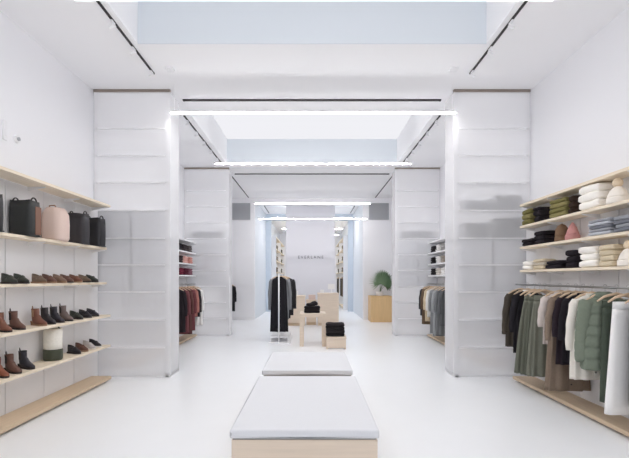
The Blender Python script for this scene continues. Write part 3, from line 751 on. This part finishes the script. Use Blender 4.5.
stack(.50, 9.25, .26, .36, .40, [.07, .07, .075, .07], KN, 'black folded knit', 'the pile on the low birch box', 'black knits on the birch tables')

# ------------------------------------------------------------------ cash counter and sign wall
def counter(x0, x1, y0, y1, h, label):
    t = thing('cash_counter', label, 'counter', ((x0 + x1) / 2, y0, 0))
    w = (x1 - x0) / 2
    obj('worktop', bx(-w - .01, w + .01, -.01, y1 - y0, h - .04, h), BIRCHX, t, bevel=.003)
    obj('front_panel', bx(-w, w, 0, .03, .09, h - .04), BIRCHX, t)
    for sx in (-1, 1): obj('side_panel', bx(min(sx * w, sx * (w - .03)), max(sx * w, sx * (w - .03)), .03, y1 - y0, 0, h - .04), BIRCHX, t)
    obj('plinth', bx(-w + .03, w - .03, .05, .08, 0, .09), OAK, t)
counter(-.92, -.22, 13.5, 14.2, .94, 'left birch cash counter below the wall lettering')
counter(.18, .84, 13.5, 14.2, 1.02, 'right birch cash counter, taller than the left one')
counter(-.18, .14, 13.7, 14.2, .80, 'lower narrow birch counter between the two cash counters')
def small_box(x, y, z, w, h, m, label, d=.12):
    t = thing('display_box', label, 'box', (x, y, z), 0, 'things on the cash counters')
    obj('body', rbox(w, d, h * .7, .006, 2), m, t); obj('lid', rbox(w + .006, d + .006, h * .3, .006, 2, cz=h * .7), m, t)
PW = mat('white_card', (242, 241, 240), .6); PINKC = mat('blush_card', (226, 206, 198), .7)
small_box(-.55, 13.75, .94, .2, .14, PW, 'white box on the left cash counter')
small_box(.0, 13.9, .80, .22, .16, PINKC, 'blush box on the low middle counter')
small_box(.32, 13.8, 1.02, .12, .1, PW, 'small white box on the right cash counter')
t = thing('tablet_stand', 'white tablet on a stand on the right cash counter', 'tablet', (.62, 13.85, 1.02))
obj('foot', bx(-.06, .06, -.05, .05, 0, .012), PW, t); b = new(); tube(b, [(0, 0, .012), (0, .0, .16)], .012, 10); obj('stem', b, PW, t)
obj('screen', bx(-.11, .11, -.012, .0, .12, .29), PW, t)
t = thing('sign_panel', 'tall white panel with grey capital lettering, in front of the portal', 'sign', (-.06, 15.95, 0))
obj('panel', bx(-.92, .92, .2, .26, 0, 4.33), mat('sign_panel_white', (226, 226, 232), .8), t)
cu = bpy.data.curves.new('lettering', 'FONT'); cu.body = 'EVERLANE'; cu.size = .155; cu.extrude = .006; cu.align_x = 'CENTER'; cu.space_character = 1.45
tmp = bpy.data.objects.new('lettering_curve', cu); COL.objects.link(tmp)
bpy.context.view_layer.update()
me = bpy.data.meshes.new_from_object(tmp.evaluated_get(bpy.context.evaluated_depsgraph_get()))
bpy.data.objects.remove(tmp); me.materials.clear(); me.materials.append(INK)
lo = link(bpy.data.objects.new('lettering', me), t); lo.location = (.01, .193, 2.23); lo.rotation_euler = (R(90), 0, 0); lo['label'] = 'grey capital lettering'

# ------------------------------------------------------------------ planter and fan palm
t = thing('planter_box', 'square honey coloured plywood plinth under the fan palm', 'plinth', (2.36, 14.95, 0))
ob = new(); box(ob, -.36, .36, -.36, .36, 0, .86); obj('body', ob, PLANTER, t, bevel=.004)
obj('top_board', bx(-.365, .365, -.365, .365, .86, .885), PLANTER, t)
t = thing('fan_palm', 'green fan palm in a pale pot on the plywood plinth', 'plant', (2.36, 14.95, .885))
b = new(); lathe(b, [(.10, 0), (.12, .02), (.13, .13), (.13, .15), (.118, .15), (.11, .12)], 28); obj('pot', b, METAL, t, True)
obj('soil', lathe(new(), [(.112, .118), (.112, .122)], 24), mat('soil', (72, 60, 50), .95, bump=.5), t)
LEAF = mat('palm_leaf_green', (78, 104, 72), .55, bump=.2, var=.25, bscale=8); LEAF2 = mat('palm_leaf_pale', (122, 146, 112), .55, var=.2, bscale=8)
def frond(base, tip, nrm, rad, nb, spread, m):
    base, tip, nrm = Vector(base), Vector(tip), Vector(nrm).normalized()
    b = new(); tube(b, [base, base.lerp(tip, .5) + Vector((0, 0, .03)), tip], [.007, .006, .005], 6)
    d = (tip - base); d = (d - nrm * d.dot(nrm)).normalized(); e = nrm.cross(d)
    for k in range(nb):
        a = spread * (k / (nb - 1) - .5)
        u = d * math.cos(a) + e * math.sin(a); v = e * math.cos(a) - d * math.sin(a)
        L = rad * (1 - .22 * abs(k / (nb - 1) - .5) * 2) * random.uniform(.9, 1.05); w = .013 if m is LEAF2 else .022
        q = []
        for f, ww, lift in ((.0, .15, 0), (.35, 1, .01), (.7, .8, .0), (1, .05, -.06)):
            c = tip + u * (L * f) + nrm * (lift)
            q.append([b.verts.new(c + v * (w * ww)), b.verts.new(c + nrm * .008 * ww), b.verts.new(c - v * (w * ww))])
        for r0, r1 in zip(q, q[1:]):
            b.faces.new((r0[0], r0[1], r1[1], r1[0])); b.faces.new((r0[1], r0[2], r1[2], r1[1]))
    return obj('frond', b, m, t, False)
frond((0, 0, .12), (-.02, -.16, .44), (.15, -1, .12), .46, 19, R(250), LEAF2)
frond((0, 0, .12), (.10, -.10, .46), (-.1, -1, .2), .42, 22, R(240), LEAF)
frond((0, 0, .12), (.16, -.02, .50), (.2, -1, .1), .40, 20, R(235), LEAF)
frond((0, 0, .12), (.10, .06, .62), (0, -1, .3), .36, 18, R(230), LEAF)
frond((0, 0, .12), (.20, .04, .36), (.2, -1, -.1), .34, 16, R(220), LEAF)
frond((0, 0, .12), (.06, .02, .42), (-.3, -1, .2), .40, 18, R(230), LEAF)

# ------------------------------------------------------------------ back room displays
for s, nm, X0 in ((-1, 'left', OX0), (1, 'right', OX1)):
    dirn = 1 if s < 0 else -1
    t = thing('display_shelving', 'tall pale shelving on the %s wall of the back room' % nm, 'shelving', (X0, 20.2, 0))
    for z in (.06, 1.75, 2.3, 2.85, 3.4):
        obj('shelf', bx(min(0, dirn * .38), max(0, dirn * .38), 0, 6.0, z, z + .04), BIRCH, t)
    for yy in (0, 3.0, 6.0): obj('upright', bx(min(0, dirn * .38), max(0, dirn * .38), yy - .02, yy + .02, .0, 3.5), METAL, t)
    b = new(); tube(b, [(dirn * .2, 0, 1.6), (dirn * .2, 6, 1.6)], .012, 8); obj('hanging_bar', b, STEEL, t)
    cols = [((70, 66, 66), 'charcoal'), ((120, 108, 92), 'taupe'), ((48, 46, 48), 'black'), ((156, 150, 140), 'stone grey'), ((92, 90, 78), 'olive'), ((58, 50, 52), 'dark plum')]
    for k, (c, cn) in enumerate(cols):
        garment('coat', X0 + dirn * .2, 20.55 + k * .95 + (.0 if k != 3 else .1), 1.6, F('back_room_%s_%s' % (nm, cn.replace(' ', '_')), c), '%s coat on the %s wall of the back room' % (cn, nm), 'clothes in the back room', L=.95, sh=.17, hem=.16, depth=.08, sl=0)
    for z, rn in ((1.79, 'lowest'), (2.34, 'second'), (2.89, 'third')):
        for k, (c, cn) in enumerate(cols[:5]):
            if k == 2: continue
            stack(X0 + dirn * .19, 20.6 + k * 1.1, z, .55, .28, [.13, .12], F('back_room_%s_%s' % (nm, cn.replace(' ', '_')), c), '%s folded knit' % cn, 'the back room, %s wall, %s shelf' % (nm, rn), 'folded clothes in the back room')

# ------------------------------------------------------------------ light, camera, view
w = bpy.data.worlds.new('daylight'); sc.world = w; w.use_nodes = True
bg = w.node_tree.nodes['Background']; bg.inputs['Color'].default_value = (.93, .96, 1, 1); bg.inputs['Strength'].default_value = 0.9
cam = bpy.data.cameras.new('camera'); co = bpy.data.objects.new('camera', cam); COL.objects.link(co)
co.location = (0, 0, 1.5); co.rotation_euler = (R(90), 0, 0)
cam.sensor_width = 36; cam.lens = 430 / 629 * 36; cam.shift_x = 2.5 / 629; cam.shift_y = 49 / 629
cam.clip_end = 100
sc.camera = co
sc.view_settings.view_transform = 'Standard'; sc.view_settings.look = 'None'; sc.view_settings.gamma = 1
sc.view_settings.exposure = 0.2
sc.cycles.max_bounces = 12; sc.cycles.diffuse_bounces = 8; sc.cycles.transparent_max_bounces = 16
